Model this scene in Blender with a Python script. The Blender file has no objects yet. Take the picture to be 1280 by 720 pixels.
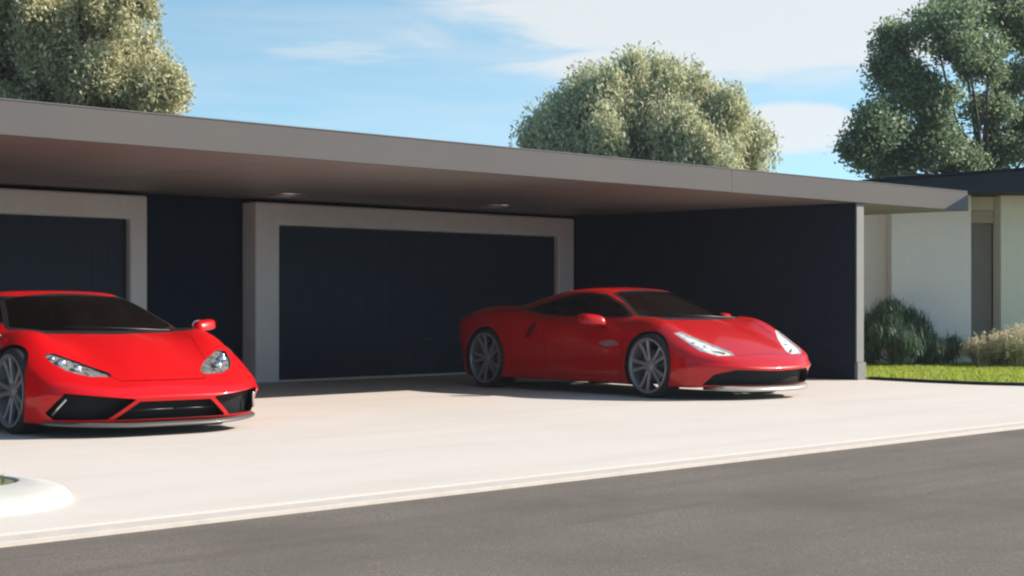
import bpy, bmesh, math, random
import numpy as np
from math import radians as R
random.seed(7)
rng = np.random.default_rng(7)
scene = bpy.context.scene
COL = scene.collection
CAMZ, F, HY = 1.03, 2100.0, 377.0

def at(px, Y):                       # sideways distance of a bearing at depth Y
    return (px - 640.0) / F * Y
def hz(py, Y):
    return CAMZ + (HY - py) / F * Y

# ------------------------------------------------------------------ materials
def mat(name, base, rough=.6, metal=0., coat=0., spec=.5, noise=None, bump=None, coat_rough=.03):
    m = bpy.data.materials.new(name); m.use_nodes = True
    nt = m.node_tree; b = nt.nodes['Principled BSDF']
    b.inputs['Base Color'].default_value = (*base, 1)
    b.inputs['Roughness'].default_value = rough
    b.inputs['Metallic'].default_value = metal
    b.inputs['Coat Weight'].default_value = coat
    b.inputs['Coat Roughness'].default_value = coat_rough
    b.inputs['Specular IOR Level'].default_value = spec
    tc = nt.nodes.new('ShaderNodeTexCoord')
    if noise:                        # (scale, other colour, detail, lo, hi, stretch)
        sc, other, det, lo, hi = noise[:5]
        mp = nt.nodes.new('ShaderNodeMapping'); mp.inputs['Scale'].default_value = noise[5] if len(noise) > 5 else (1, 1, 1)
        n = nt.nodes.new('ShaderNodeTexNoise'); n.inputs['Scale'].default_value = sc; n.inputs['Detail'].default_value = det
        n.inputs['Roughness'].default_value = .65
        r = nt.nodes.new('ShaderNodeMapRange'); r.inputs['From Min'].default_value = lo; r.inputs['From Max'].default_value = hi
        mx = nt.nodes.new('ShaderNodeMix'); mx.data_type = 'RGBA'
        mx.inputs['A'].default_value = (*base, 1); mx.inputs['B'].default_value = (*other, 1)
        nt.links.new(tc.outputs['Object'], mp.inputs['Vector']); nt.links.new(mp.outputs[0], n.inputs['Vector'])
        nt.links.new(n.outputs['Fac'], r.inputs['Value']); nt.links.new(r.outputs[0], mx.inputs['Factor'])
        nt.links.new(mx.outputs['Result'], b.inputs['Base Color'])
    if bump:                         # (scale, strength, distance)
        n2 = nt.nodes.new('ShaderNodeTexNoise'); n2.inputs['Scale'].default_value = bump[0]; n2.inputs['Detail'].default_value = 6
        bp = nt.nodes.new('ShaderNodeBump'); bp.inputs['Strength'].default_value = bump[1]; bp.inputs['Distance'].default_value = bump[2]
        nt.links.new(tc.outputs['Object'], n2.inputs['Vector']); nt.links.new(n2.outputs['Fac'], bp.inputs['Height'])
        nt.links.new(bp.outputs[0], b.inputs['Normal'])
    return m

def layered(m, scale, col, lo, hi, stretch=(1, 1, 1), seed=0.):
    """mix another large scale tone over the base colour"""
    nt = m.node_tree; b = nt.nodes['Principled BSDF']; s = b.inputs['Base Color']
    tc = nt.nodes.new('ShaderNodeTexCoord'); mp = nt.nodes.new('ShaderNodeMapping')
    mp.inputs['Scale'].default_value = stretch; mp.inputs['Location'].default_value = (seed, seed, 0)
    n = nt.nodes.new('ShaderNodeTexNoise'); n.inputs['Scale'].default_value = scale; n.inputs['Detail'].default_value = 8; n.inputs['Roughness'].default_value = .6
    r = nt.nodes.new('ShaderNodeMapRange'); r.inputs['From Min'].default_value = lo; r.inputs['From Max'].default_value = hi
    mx = nt.nodes.new('ShaderNodeMix'); mx.data_type = 'RGBA'
    if s.is_linked: nt.links.new(s.links[0].from_socket, mx.inputs['A'])
    else: mx.inputs['A'].default_value = s.default_value
    mx.inputs['B'].default_value = (*col, 1)
    nt.links.new(tc.outputs['Object'], mp.inputs['Vector']); nt.links.new(mp.outputs[0], n.inputs['Vector'])
    nt.links.new(n.outputs['Fac'], r.inputs['Value']); nt.links.new(r.outputs[0], mx.inputs['Factor'])
    nt.links.new(mx.outputs['Result'], s)
    return m

def paint_mat(name, base, coat):
    m = mat(name, base, rough=.35, metal=.0, coat=coat, spec=.15, coat_rough=.05)
    nt = m.node_tree; b = nt.nodes['Principled BSDF']
    geo = nt.nodes.new('ShaderNodeNewGeometry'); mx = nt.nodes.new('ShaderNodeMix'); mx.data_type = 'RGBA'
    mx.inputs['A'].default_value = (*base, 1); mx.inputs['B'].default_value = (.01, .01, .012, 1)   # unpainted inner side of the sheet metal
    nt.links.new(geo.outputs['Backfacing'], mx.inputs['Factor']); nt.links.new(mx.outputs['Result'], b.inputs['Base Color'])
    return m

def glass_mat(name, tint, rough=.02, f0=1.5):
    m = bpy.data.materials.new(name); m.use_nodes = True
    nt = m.node_tree; nt.nodes.clear()
    out = nt.nodes.new('ShaderNodeOutputMaterial'); mx = nt.nodes.new('ShaderNodeMixShader')
    tr = nt.nodes.new('ShaderNodeBsdfTransparent'); tr.inputs[0].default_value = (*tint, 1)
    gl = nt.nodes.new('ShaderNodeBsdfGlossy'); gl.inputs['Roughness'].default_value = rough
    fr = nt.nodes.new('ShaderNodeFresnel'); fr.inputs[0].default_value = f0
    nt.links.new(fr.outputs[0], mx.inputs[0]); nt.links.new(tr.outputs[0], mx.inputs[1]); nt.links.new(gl.outputs[0], mx.inputs[2])
    nt.links.new(mx.outputs[0], out.inputs[0])
    return m

def leaf_mat(name, c1, c2, c3, transl=.35):
    m = bpy.data.materials.new(name); m.use_nodes = True
    nt = m.node_tree; b = nt.nodes['Principled BSDF']; out = nt.nodes['Material Output']
    geo = nt.nodes.new('ShaderNodeNewGeometry'); ramp = nt.nodes.new('ShaderNodeValToRGB')
    ramp.color_ramp.elements[0].color = (*c1, 1); ramp.color_ramp.elements[1].color = (*c3, 1)
    e = ramp.color_ramp.elements.new(.55); e.color = (*c2, 1)
    nt.links.new(geo.outputs['Random Per Island'], ramp.inputs[0]); nt.links.new(ramp.outputs[0], b.inputs['Base Color'])
    b.inputs['Roughness'].default_value = .5; b.inputs['Specular IOR Level'].default_value = .3
    t = nt.nodes.new('ShaderNodeBsdfTranslucent'); nt.links.new(ramp.outputs[0], t.inputs[0])
    mx = nt.nodes.new('ShaderNodeMixShader'); mx.inputs[0].default_value = transl
    nt.links.new(b.outputs[0], mx.inputs[1]); nt.links.new(t.outputs[0], mx.inputs[2]); nt.links.new(mx.outputs[0], out.inputs[0])
    return m

M = {}
M['asphalt'] = layered(mat('asphalt', (.124, .104, .086), .9, spec=.15, noise=(90, (.25, .22, .19), 8, .46, .66), bump=(160, .5, .006)),
                       .55, (.108, .091, .076), .42, .72, (1, 1, 1))
layered(M['asphalt'], 1.2, (.112, .094, .078), .5, .8, (.15, 3., 1), 5.)
layered(M['asphalt'], 2.2, (.145, .126, .108), .5, .75, (1, 1, 1), 9.)
M['concrete'] = layered(mat('driveway_concrete', (.60, .545, .49), .75, noise=(45, (.55, .49, .435), 9, .42, .72), bump=(60, .25, .004)),
                        .35, (.55, .495, .44), .44, .74)
layered(M['concrete'], .9, (.52, .46, .405), .5, .8, (.25, 2.4, 1), 2.)
layered(M['concrete'], 1.4, (.53, .475, .425), .56, .82, (1, 1, 1), 4.)
M['gutter'] = mat('gutter_concrete', (.52, .465, .415), .8, noise=(8, (.46, .41, .36), 8, .4, .7), bump=(70, .3, .004))
M['joint'] = mat('joint_filler', (.24, .21, .185), .9)
M['white_kerb'] = mat('white_painted_kerb', (.52, .50, .45), .7, noise=(9, (.45, .43, .38), 8, .5, .75), bump=(50, .3, .004))
M['lawn'] = mat('lawn_soil', (.14, .19, .03), .9, noise=(6, (.19, .24, .04), 6, .4, .7))
M['earth'] = mat('dry_grass_ground', (.12, .12, .06), .95, noise=(.4, (.2, .18, .11), 6, .4, .7))
M['grass'] = leaf_mat('grass_blades', (.26, .33, .035), (.38, .45, .055), (.50, .54, .10), .5)
M['fascia'] = layered(mat('fascia_metal', (.090, .086, .084), .7, spec=.12, noise=(3, (.085, .081, .08), 5, .4, .7, (1, 1, 8))), .5, (.100, .093, .089), .4, .7)
M['soffit'] = layered(mat('soffit_panel', (.19, .168, .158), .5, noise=(2, (.165, .145, .137), 5, .4, .7, (.3, 3, 1))), .8, (.21, .184, .172), .45, .75)
M['navy_wall'] = layered(mat('navy_render', (.008, .0155, .031), .75, spec=.12, noise=(5, (.010, .019, .036), 8, .4, .7), bump=(80, .25, .003)), .5, (.012, .021, .039), .5, .8)
M['navy_door'] = layered(mat('slate_blue_door', (.012, .022, .042), .55, spec=.2, noise=(3, (.015, .026, .047), 5, .4, .7)), .6, (.014, .023, .037), .45, .75)
M['frame'] = layered(mat('door_surround_render', (.62, .59, .58), .7, noise=(10, (.58, .55, .54), 8, .4, .7), bump=(60, .2, .003)), .9, (.54, .51, .50), .5, .8)
M['roof'] = mat('roof_membrane', (.08, .08, .085), .8, noise=(4, (.1, .1, .105), 6, .4, .7))
M['navy_trim'] = mat('navy_metal_trim', (.017, .026, .038), .6, spec=.15)
M['edge'] = mat('pale_edge_trim', (.17, .172, .165), .6, noise=(6, (.15, .152, .146), 5, .4, .7))
M['lampglass'] = mat('frosted_lamp_glass', (.75, .72, .68), .4)
M['lamprim'] = mat('lamp_rim', (.45, .44, .43), .35, metal=.8)
M['white_wall'] = layered(mat('white_render', (.92, .78, .70), .85, noise=(8, (.87, .74, .66), 8, .4, .7), bump=(50, .25, .004)), .6, (.84, .72, .645), .45, .75)
M['sage_wall'] = layered(mat('sage_render', (.82, .73, .57), .85, noise=(8, (.78, .70, .55), 8, .4, .7), bump=(50, .25, .004)), .6, (.74, .67, .53), .45, .75)
M['brown_door'] = mat('taupe_door', (.28, .24, .20), .6, noise=(3, (.25, .21, .18), 5, .4, .7, (8, 8, 1)))
M['lintel'] = mat('sand_lintel', (.55, .47, .34), .7)
M['bark'] = mat('bark', (.10, .075, .055), .9, noise=(6, (.05, .04, .03), 8, .4, .7, (3, 3, .6)), bump=(20, .6, .02))
M['leafA'] = leaf_mat('olive_leaves', (.26, .28, .14), (.58, .56, .34), (.80, .75, .52), .45)
M['leafB'] = leaf_mat('grey_green_leaves', (.28, .33, .19), (.56, .57, .36), (.78, .75, .54), .45)
M['leafC'] = leaf_mat('deep_green_leaves', (.10, .17, .10), (.20, .29, .16), (.42, .46, .26), .5)
M['leafD'] = leaf_mat('shrub_leaves', (.06, .11, .075), (.11, .18, .12), (.19, .26, .17), .35)
M['plume'] = leaf_mat('cream_plumes', (.42, .40, .24), (.60, .54, .38), (.75, .66, .48), .4)
M['redA'] = paint_mat('bright_red_paint', (.54, .001, .004), .5)
M['redB'] = paint_mat('deep_red_paint', (.44, .004, .006), .6)
M['black'] = mat('black_plastic', (.012, .012, .013), .45)
M['mesh'] = mat('grille_mesh', (.009, .009, .010), .7, spec=.25, bump=(300, .6, .01))
M['well'] = mat('wheel_well_liner', (.008, .008, .009), .9)
M['grey'] = mat('grey_carbon_lip', (.085, .075, .072), .4, coat=.5)
M['pale'] = mat('pale_metal_lip', (.40, .36, .31), .35, metal=.3, coat=.5)
M['silver'] = mat('silver_trim', (.6, .6, .6), .25, metal=.9)
M['rim'] = mat('grey_alloy', (.24, .235, .25), .4, metal=.35, coat=.3)
M['rimB'] = mat('graphite_alloy', (.22, .22, .24), .4, metal=.35, coat=.3)
M['tyre'] = mat('tyre_rubber', (.018, .018, .019), .75, bump=(60, .2, .003))
M['disc'] = mat('brake_disc', (.25, .25, .26), .35, metal=.9)
M['caliper'] = mat('brake_caliper', (.08, .08, .085), .5)
M['glass'] = glass_mat('tinted_glass', (.12, .13, .135), .02, 1.5)
M['lens'] = glass_mat('clear_lens', (.92, .94, .95), .02, 1.22)
M['lampbody'] = mat('lamp_housing', (.30, .295, .28), .3, metal=.1, noise=(26, (.07, .07, .07), 3, .48, .60))
M['whitelamp'] = mat('white_lamp_housing', (.70, .69, .66), .3, coat=.3, noise=(22, (.34, .34, .33), 3, .5, .62))
M['chrome'] = mat('lamp_reflector', (.85, .85, .86), .12, metal=1.)
bw = M['whitelamp'].node_tree.nodes['Principled BSDF']      # the right car's lamps are lit
bw.inputs['Emission Color'].default_value = (1, .96, .9, 1); bw.inputs['Emission Strength'].default_value = .13
M['glassb'] = glass_mat('reflective_tinted_glass', (.16, .17, .17), .03, 1.9)
M['ventm'] = mat('brushed_vent', (.50, .30, .30), .35, metal=.6)
M['scoop'] = mat('dark_red_scoop', (.10, .006, .008), .5)
M['seat'] = mat('seat_leather', (.02, .019, .018), .6)
M['tail'] = mat('red_lamp_glass', (.35, .01, .01), .15, coat=1.)

# ------------------------------------------------------------------ object helpers
def empty(name, loc=(0, 0, 0), rz=0., parent=None):
    o = bpy.data.objects.new(name, None); COL.objects.link(o)
    o.location = loc; o.rotation_euler = (0, 0, rz); o.empty_display_size = .2
    if parent: o.parent = parent
    return o
def tag(o, label=None, cat=None, group=None, kind=None):
    if label: o['label'] = label
    if cat: o['category'] = cat
    if group: o['group'] = group
    if kind: o['kind'] = kind
    return o
def link(name, me, material, parent=None, loc=None, rot=None):
    o = bpy.data.objects.new(name, me); COL.objects.link(o)
    if material is not None:
        me.materials.clear(); me.materials.append(material)
    if parent: o.parent = parent
    if loc: o.location = loc
    if rot: o.rotation_euler = rot
    return o
def from_bm(name, bm, material, parent=None, smooth=False, **k):
    bmesh.ops.recalc_face_normals(bm, faces=bm.faces)
    me = bpy.data.meshes.new(name); bm.to_mesh(me); bm.free()
    if smooth: me.polygons.foreach_set('use_smooth', [True] * len(me.polygons))
    return link(name, me, material, parent, **k)
def box_into(bm, x0, x1, y0, y1, z0, z1, bev=0.):
    r = bmesh.ops.create_cube(bm, size=1.)
    for v in r['verts']:
        v.co = ((x0 + x1) / 2 + v.co.x * (x1 - x0), (y0 + y1) / 2 + v.co.y * (y1 - y0), (z0 + z1) / 2 + v.co.z * (z1 - z0))
    if bev > 0:
        es = list({e for v in r['verts'] for e in v.link_edges})
        bmesh.ops.bevel(bm, geom=es, offset=bev, segments=2, profile=.7, affect='EDGES')
def box(name, m, parent, b, bev=.006, **k):
    bm = bmesh.new(); box_into(bm, *b, bev=bev); return from_bm(name, bm, m, parent, **k)
def prism(name, m, parent, pts, z0, z1, bev=0., axis='z', **k):
    """polygon pts extruded; axis z: pts are (x,y); axis y: pts are (x,z), z0..z1 along y"""
    bm = bmesh.new()
    f = (lambda p, h: (p[0], p[1], h)) if axis == 'z' else (lambda p, h: (p[0], h, p[1]))
    vs = [bm.verts.new(f(p, z0)) for p in pts]; face = bm.faces.new(vs)
    r = bmesh.ops.extrude_face_region(bm, geom=[face])
    for v in r['geom']:
        if isinstance(v, bmesh.types.BMVert):
            if axis == 'z': v.co.z = z1
            else: v.co.y = z1
    if bev: bmesh.ops.bevel(bm, geom=bm.edges[:], offset=bev, segments=3, profile=.6, affect='EDGES')
    return from_bm(name, bm, m, parent, **k)
def np_mesh(name, V, Fa, N=None):
    """V (n,3), Fa (m,k) all the same size"""
    me = bpy.data.meshes.new(name); n, m, k = len(V), len(Fa), Fa.shape[1]
    me.vertices.add(n); me.vertices.foreach_set('co', np.ascontiguousarray(V, dtype=np.float32).ravel())
    me.loops.add(m * k); me.loops.foreach_set('vertex_index', np.ascontiguousarray(Fa, dtype=np.int32).ravel())
    me.polygons.add(m); me.polygons.foreach_set('loop_start', np.arange(0, m * k, k, dtype=np.int32))
    me.update(calc_edges=True)
    if N is not None:
        me.polygons.foreach_set('use_smooth', np.ones(m, dtype=bool))
        me.normals_split_custom_set_from_vertices(np.ascontiguousarray(N, dtype=np.float32))
    return me
def lathe(bm, prof, seg=48, axis='y'):
    rings = []
    for k in range(seg):
        a = 2 * math.pi * k / seg
        rings.append([bm.verts.new((r * math.cos(a), h, r * math.sin(a)) if axis == 'y' else (r * math.cos(a), r * math.sin(a), h)) for r, h in prof])
    for k in range(seg):
        A, B = rings[k], rings[(k + 1) % seg]
        for i in range(len(prof) - 1): bm.faces.new((A[i], A[i + 1], B[i + 1], B[i]))
def tube(bm, pts, rad, seg=8):
    from mathutils import Vector
    prev = None; first = None
    for i, p in enumerate(pts):
        p = Vector(p); q = Vector(pts[min(i + 1, len(pts) - 1)]) - Vector(pts[max(i - 1, 0)])
        q.normalize(); u = q.orthogonal().normalized() if i == 0 else (u - q * u.dot(q)).normalized(); w = q.cross(u)
        ring = [bm.verts.new(p + (u * math.cos(2 * math.pi * k / seg) + w * math.sin(2 * math.pi * k / seg)) * rad[i]) for k in range(seg)]
        if prev:
            for k in range(seg): bm.faces.new((prev[k], prev[(k + 1) % seg], ring[(k + 1) % seg], ring[k]))
        else: first = ring
        prev = ring
    bm.faces.new(first[::-1]); bm.faces.new(prev)

# ------------------------------------------------------------------ camera, light, sky
cd = bpy.data.cameras.new('camera'); cam = bpy.data.objects.new('camera', cd); COL.objects.link(cam)
cd.sensor_width = 36; cd.lens = F / 1280 * 36; cd.shift_y = (HY - 360) / 1280; cd.clip_end = 3000
cam.location = (0, 0, CAMZ); cam.rotation_euler = (R(90), 0, 0); scene.camera = cam
SUN_EL, SUN_AZ = 31.5, 83.            # azimuth clockwise from +Y: the sun stands to the right
sd = bpy.data.lights.new('sun', 'SUN'); sd.energy = 4.2; sd.angle = R(.55); sd.color = (1., .90, .80)
sun = bpy.data.objects.new('sun', sd); COL.objects.link(sun); sun.rotation_euler = (0, R(90 - SUN_EL), R(90 - SUN_AZ)); sun.location = (30, 0, 30)
w = bpy.data.worlds.new('World'); scene.world = w; w.use_nodes = True
nt = w.node_tree; bg = nt.nodes['Background']; bg.inputs[1].default_value = .15
sky = nt.nodes.new('ShaderNodeTexSky'); sky.sky_type = 'NISHITA'; sky.sun_disc = False
sky.sun_elevation = R(SUN_EL); sky.sun_rotation = R(SUN_AZ); sky.air_density = 1.; sky.dust_density = .35; sky.ozone_density = 2.
tc = nt.nodes.new('ShaderNodeTexCoord')
add = nt.nodes.new('ShaderNodeVectorMath'); add.operation = 'MULTIPLY_ADD'; add.inputs[1].default_value = (1, 1, 2.2); add.inputs[2].default_value = (0, 0, .12)
nrm = nt.nodes.new('ShaderNodeVectorMath'); nrm.operation = 'NORMALIZE'
nt.links.new(tc.outputs['Generated'], add.inputs[0]); nt.links.new(add.outputs[0], nrm.inputs[0]); nt.links.new(nrm.outputs[0], sky.inputs[0])
def math_node(op, a, b=None, c=None, clamp=False):
    n = nt.nodes.new('ShaderNodeMath'); n.operation = op; n.use_clamp = clamp
    for i, v in enumerate((a, b, c)):
        if v is None: continue
        if isinstance(v, (int, float)): n.inputs[i].default_value = v
        else: nt.links.new(v, n.inputs[i])
    return n.outputs[0]
sep = nt.nodes.new('ShaderNodeSeparateXYZ'); nt.links.new(tc.outputs['Generated'], sep.inputs[0])
def wisp(cx, cz, rx, rz, scale, stretch, lo, hi, seed, tilt=0.):
    mp = nt.nodes.new('ShaderNodeMapping'); mp.inputs['Scale'].default_value = stretch; mp.inputs['Location'].default_value = (seed, seed, seed)
    mp.inputs['Rotation'].default_value = (0, tilt, 0)
    n = nt.nodes.new('ShaderNodeTexNoise'); n.inputs['Scale'].default_value = scale; n.inputs['Detail'].default_value = 7; n.inputs['Roughness'].default_value = .58; n.inputs['Distortion'].default_value = .4
    nt.links.new(tc.outputs['Generated'], mp.inputs[0]); nt.links.new(mp.outputs[0], n.inputs['Vector'])
    dx = math_node('POWER', math_node('ABSOLUTE', math_node('MULTIPLY', math_node('SUBTRACT', sep.outputs[0], cx), 1 / rx)), 2.)
    dz = math_node('POWER', math_node('ABSOLUTE', math_node('MULTIPLY', math_node('SUBTRACT', sep.outputs[2], cz), 1 / rz)), 2.)
    fall = math_node('SUBTRACT', 1., math_node('ADD', dx, dz), clamp=True)
    r = nt.nodes.new('ShaderNodeMapRange'); r.interpolation_type = 'SMOOTHSTEP'; r.inputs['From Min'].default_value = lo; r.inputs['From Max'].default_value = hi
    nt.links.new(math_node('ADD', n.outputs['Fac'], math_node('MULTIPLY', fall, .35)), r.inputs['Value'])
    return math_node('MULTIPLY', r.outputs[0], math_node('SMOOTH_MIN', math_node('MULTIPLY', fall, 2.2), 1., .2), clamp=True)
c1 = wisp(.115, .165, .20, .050, 3., (2.2, 1, 13), .50, .80, 3., -.06)
c2 = wisp(.165, .100, .055, .018, 4., (3, 1, 14), .45, .72, 7.)
c3 = wisp(-.105, .146, .05, .008, 7., (2.5, 1, 26), .60, .86, 1., .35)
c4 = wisp(.0, .13, .45, .10, 3., (2, 1, 18), .55, 1.1, 5., .1)
cl = math_node('ADD', math_node('MAXIMUM', c1, c2), math_node('ADD', math_node('MULTIPLY', c3, .35), math_node('MULTIPLY', c4, .35)), clamp=True)
mx = nt.nodes.new('ShaderNodeMix'); mx.data_type = 'RGBA'; mx.inputs['B'].default_value = (3.0, 3.0, 2.95, 1)
tn = nt.nodes.new('ShaderNodeMix'); tn.data_type = 'RGBA'; tn.blend_type = 'MULTIPLY'; tn.inputs['Factor'].default_value = 1; tn.inputs['B'].default_value = (.87, 1.0, .82, 1)
nt.links.new(sky.outputs[0], tn.inputs['A'])
nt.links.new(math_node('MULTIPLY', cl, .80), mx.inputs['Factor']); nt.links.new(tn.outputs['Result'], mx.inputs['A'])
nt.links.new(mx.outputs['Result'], bg.inputs[0])
vs = scene.view_settings; vs.view_transform = 'Standard'; vs.look = 'None'; vs.gamma = 1; vs.exposure = 1.0; vs.use_curve_mapping = False
scene.cycles.filter_width = 2.2
scene.cycles.max_bounces = 8; scene.cycles.transparent_max_bounces = 12; scene.cycles.caustics_reflective = False; scene.cycles.caustics_refractive = False

# ------------------------------------------------------------------ building frame (t along the front, n into the plot)
A0 = (-3.98, 13.06); ANG = math.atan2(.723, .69)
DX, DY = math.cos(ANG), math.sin(ANG)
def loc2w(t, n): return (A0[0] + t * DX - n * DY, A0[1] + t * DY + n * DX)

# ground
prism('ground', M['earth'], None, [(-900, -900), (900, -900), (900, 900), (-900, 900)], -.30, -.10)['kind'] = 'structure'
site = (A0[0], A0[1], 0)
def siteobj(o): o.location = site; o.rotation_euler = (0, 0, ANG); return o
NE = -5.11                            # n of the joint between driveway and gutter
road = siteobj(prism('road', M['asphalt'], None, [(-70, -60), (90, -60), (90, NE - .23), (-70, NE - .23)], -.28, -.025)); road['kind'] = 'structure'
gut = siteobj(prism('gutter_strip', M['gutter'], None, [(-70, NE - .228), (90, NE - .228), (90, NE - .052), (-70, NE - .052)], -.27, -.003, bev=.003)); gut['kind'] = 'structure'
jn = siteobj(prism('expansion_joint', M['joint'], None, [(-70, NE - .0505), (90, NE - .0505), (90, NE - .0015), (-70, NE - .0015)], -.26, -.012)); jn['kind'] = 'structure'
# driveway: right edge curves beside the lawn
edge = [(12.60, 10.4), (12.60, .35), (12.55, -.2), (12.35, -1.0), (12.30, -1.8), (12.5, -2.6), (13.1, -3.3), (14.2, -3.75), (16, -3.95), (40, -3.95), (90, -3.95), (90, NE)]
drv = siteobj(prism('driveway', M['concrete'], None, [(-70, NE), (-70, 10.4)] + edge, -.25, 0.)); drv['kind'] = 'structure'

# lawn with a dark edging strip
lawn_edge = [(12.625, .0), (12.58, -.22), (12.39, -1.0), (12.34, -1.8), (12.54, -2.57), (13.12, -3.26), (14.21, -3.71), (16, -3.91), (40, -3.91)]
lawn = siteobj(prism('lawn', M['lawn'], None, lawn_edge + [(40, 9), (12.625, 9)], -.2, .035)); lawn['kind'] = 'structure'
bm = bmesh.new()
for (a, b), (c, d) in zip(lawn_edge[:-1], lawn_edge[1:]):
    L = math.hypot(c - a, d - b); nx, ny = -(d - b) / L * .03, (c - a) / L * .03
    q = [bm.verts.new(p) for p in ((a, b, -.1), (c, d, -.1), (c - nx, d - ny, -.1), (a - nx, b - ny, -.1), (a, b, .04), (c, d, .04), (c - nx, d - ny, .04), (a - nx, b - ny, .04))]
    for f in ((0, 1, 2, 3), (4, 5, 6, 7), (0, 1, 5, 4), (1, 2, 6, 5), (2, 3, 7, 6), (3, 0, 4, 7)): bm.faces.new([q[i] for i in f])
tag(siteobj(from_bm('lawn_edging', bm, M['navy_trim'])), 'thin dark edging strip between the green lawn and the pale driveway', 'edging')

def in_poly(P, poly):
    x, y = P[:, 0], P[:, 1]; c = np.zeros(len(P), bool)
    for (x1, y1), (x2, y2) in zip(poly, poly[1:] + poly[:1]):
        k = ((y1 > y) != (y2 > y)) & (x < (x2 - x1) * (y - y1) / ((y2 - y1) or 1e-9) + x1); c ^= k
    return c
def blades(P, h, wd, lean, curl=.3, tip=0.):
    """P (n,3) roots -> tapered bent blades, 2 quads each folded to 6 verts"""
    n = len(P); a = rng.uniform(0, 2 * np.pi, n); H = h * rng.uniform(.6, 1.2, n); W = wd * rng.uniform(.7, 1.2, n)
    dr = np.stack([np.cos(a), np.sin(a), np.zeros(n)], 1); sd_ = np.stack([-np.sin(a), np.cos(a), np.zeros(n)], 1)
    ln = lean * rng.uniform(.2, 1., n)
    p0 = P; p1 = P + dr * (ln * H * .35)[:, None] + np.array([0, 0, 1]) * (H * .6)[:, None]
    p2 = P + dr * (ln * H * (.9 + curl))[:, None] + np.array([0, 0, 1]) * (H * (1 - .25 * ln))[:, None]
    s = sd_ * (W / 2)[:, None]
    V = np.stack([p0 - s, p0 + s, p1 + s * .8, p1 - s * .8, p2 + s * tip + s * .12, p2 - s * tip - s * .12], 1).reshape(-1, 3)
    b = (np.arange(n) * 6)[:, None]
    Fq = np.concatenate([b + np.array([[0, 1, 2, 3]]), b + np.array([[3, 2, 4, 5]])], 0)
    return V, Fq
P = np.stack([rng.uniform(12.3, 22, 90000), rng.uniform(-3.9, 6.5, 90000)], 1)
P = P[in_poly(P, [(a + .04, b + .02) for a, b in lawn_edge] + [(40, 9), (12.65, 9)])]
V, Q = blades(np.c_[P, np.full(len(P), .03)], .055, .010, .8)
tag(siteobj(link('lawn_grass', np_mesh('lawn_grass', V, Q), M['grass'])), 'bright green mown grass of the lawn beside the driveway', 'grass', kind='stuff')

# white kerb island at the lower left
def capsule(tend, n0, hw, seg=14):
    pts = [(-9., n0 - hw)]
    for k in range(seg + 1):
        a = -math.pi / 2 + math.pi * k / seg
        pts.append((tend - hw + hw * math.cos(a), n0 + hw * math.sin(a)))
    return pts + [(-9., n0 + hw)]
bm = bmesh.new(); rings = []
co, ci = capsule(-1.88, -3.90, .66, 20), capsule(-2.0, -3.63, .345, 20)
for fct, z in ((0, 0), (.02, .03), (.12, .058), (.3, .075), (.92, .082), (.99, .075), (1., .02)):
    rings.append([bm.verts.new((p[0] + (q[0] - p[0]) * fct, p[1] + (q[1] - p[1]) * fct, z)) for p, q in zip(co, ci)])
for Ra, Rb in zip(rings[:-1], rings[1:]):
    for i in range(len(Ra) - 1): bm.faces.new((Ra[i], Ra[i + 1], Rb[i + 1], Rb[i]))
tag(siteobj(from_bm('kerb', bm, M['white_kerb'], smooth=True)), 'rounded white kerb end of the planted island in the lower left corner', 'kerb')
tag(siteobj(prism('island_soil', M['earth'], None, capsule(-2.01, -3.63, .335), .0, .070)), kind='structure')
P = np.stack([rng.uniform(-5, -2.0, 16000), rng.uniform(-4.0, -3.2, 16000)], 1); P = P[in_poly(P, capsule(-2.06, -3.63, .31))]
V, Q = blades(np.c_[P, np.full(len(P), .065)], .045, .010, .8)
tag(siteobj(link('island_grass', np_mesh('island_grass', V, Q), M['leafC'])), 'dark green grass growing inside the white kerb island', 'grass', kind='stuff')

# ------------------------------------------------------------------ garage building
g = tag(empty('garage_building', site, ANG), 'long low flat roofed garage and carport with dark blue doors and deep grey roof edge', 'garage')
ZS, ZT, NB = 2.33, 2.60, 10.4
TL, TR = -9., 15.25
box('roof', M['roof'], g, (TL, TR - .03, .05, NB + .3, ZS + .016, ZT - .03), 0)
for a, b in ((TL, 9.55),):
    prism('fascia', M['fascia'], g, [(a, ZS), (b - .004, ZS), (b - .004, ZT), (a, ZT)], 0, .045, axis='y', bev=.002)
prism('fascia', M['fascia'], g, [(9.55, ZS), (14.56, ZS), (TR - .02, ZT - .035), (TR - .04, ZT), (9.55, ZT)], 0, .045, axis='y')
prism('fascia_end', M['navy_wall'], g, [(14.58, ZS + .002), (TR, ZS + .002), (TR, ZT - .03)], .004, .05, axis='y')
box('fascia_end', M['navy_trim'], g, (TR - .028, TR, .052, NB + .3, ZS + .002, ZT - .03), 0)
box('roof_flashing', M['roof'], g, (TL, TR - .04, -.006, .09, ZT + .002, ZT + .014), .004)
for k in range(6):                      # soffit panels with shadow gaps
    a = TL + (TR - .03 - TL) / 6 * k; b = TL + (TR - .03 - TL) / 6 * (k + 1)
    box('soffit', M['soffit'], g, (a + .004, b - .004, .05, 5.24, ZS, ZS + .012), 0)
box('soffit', M['soffit'], g, (12.6, TR - .03, 5.25, NB, ZS, ZS + .012), 0)
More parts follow.
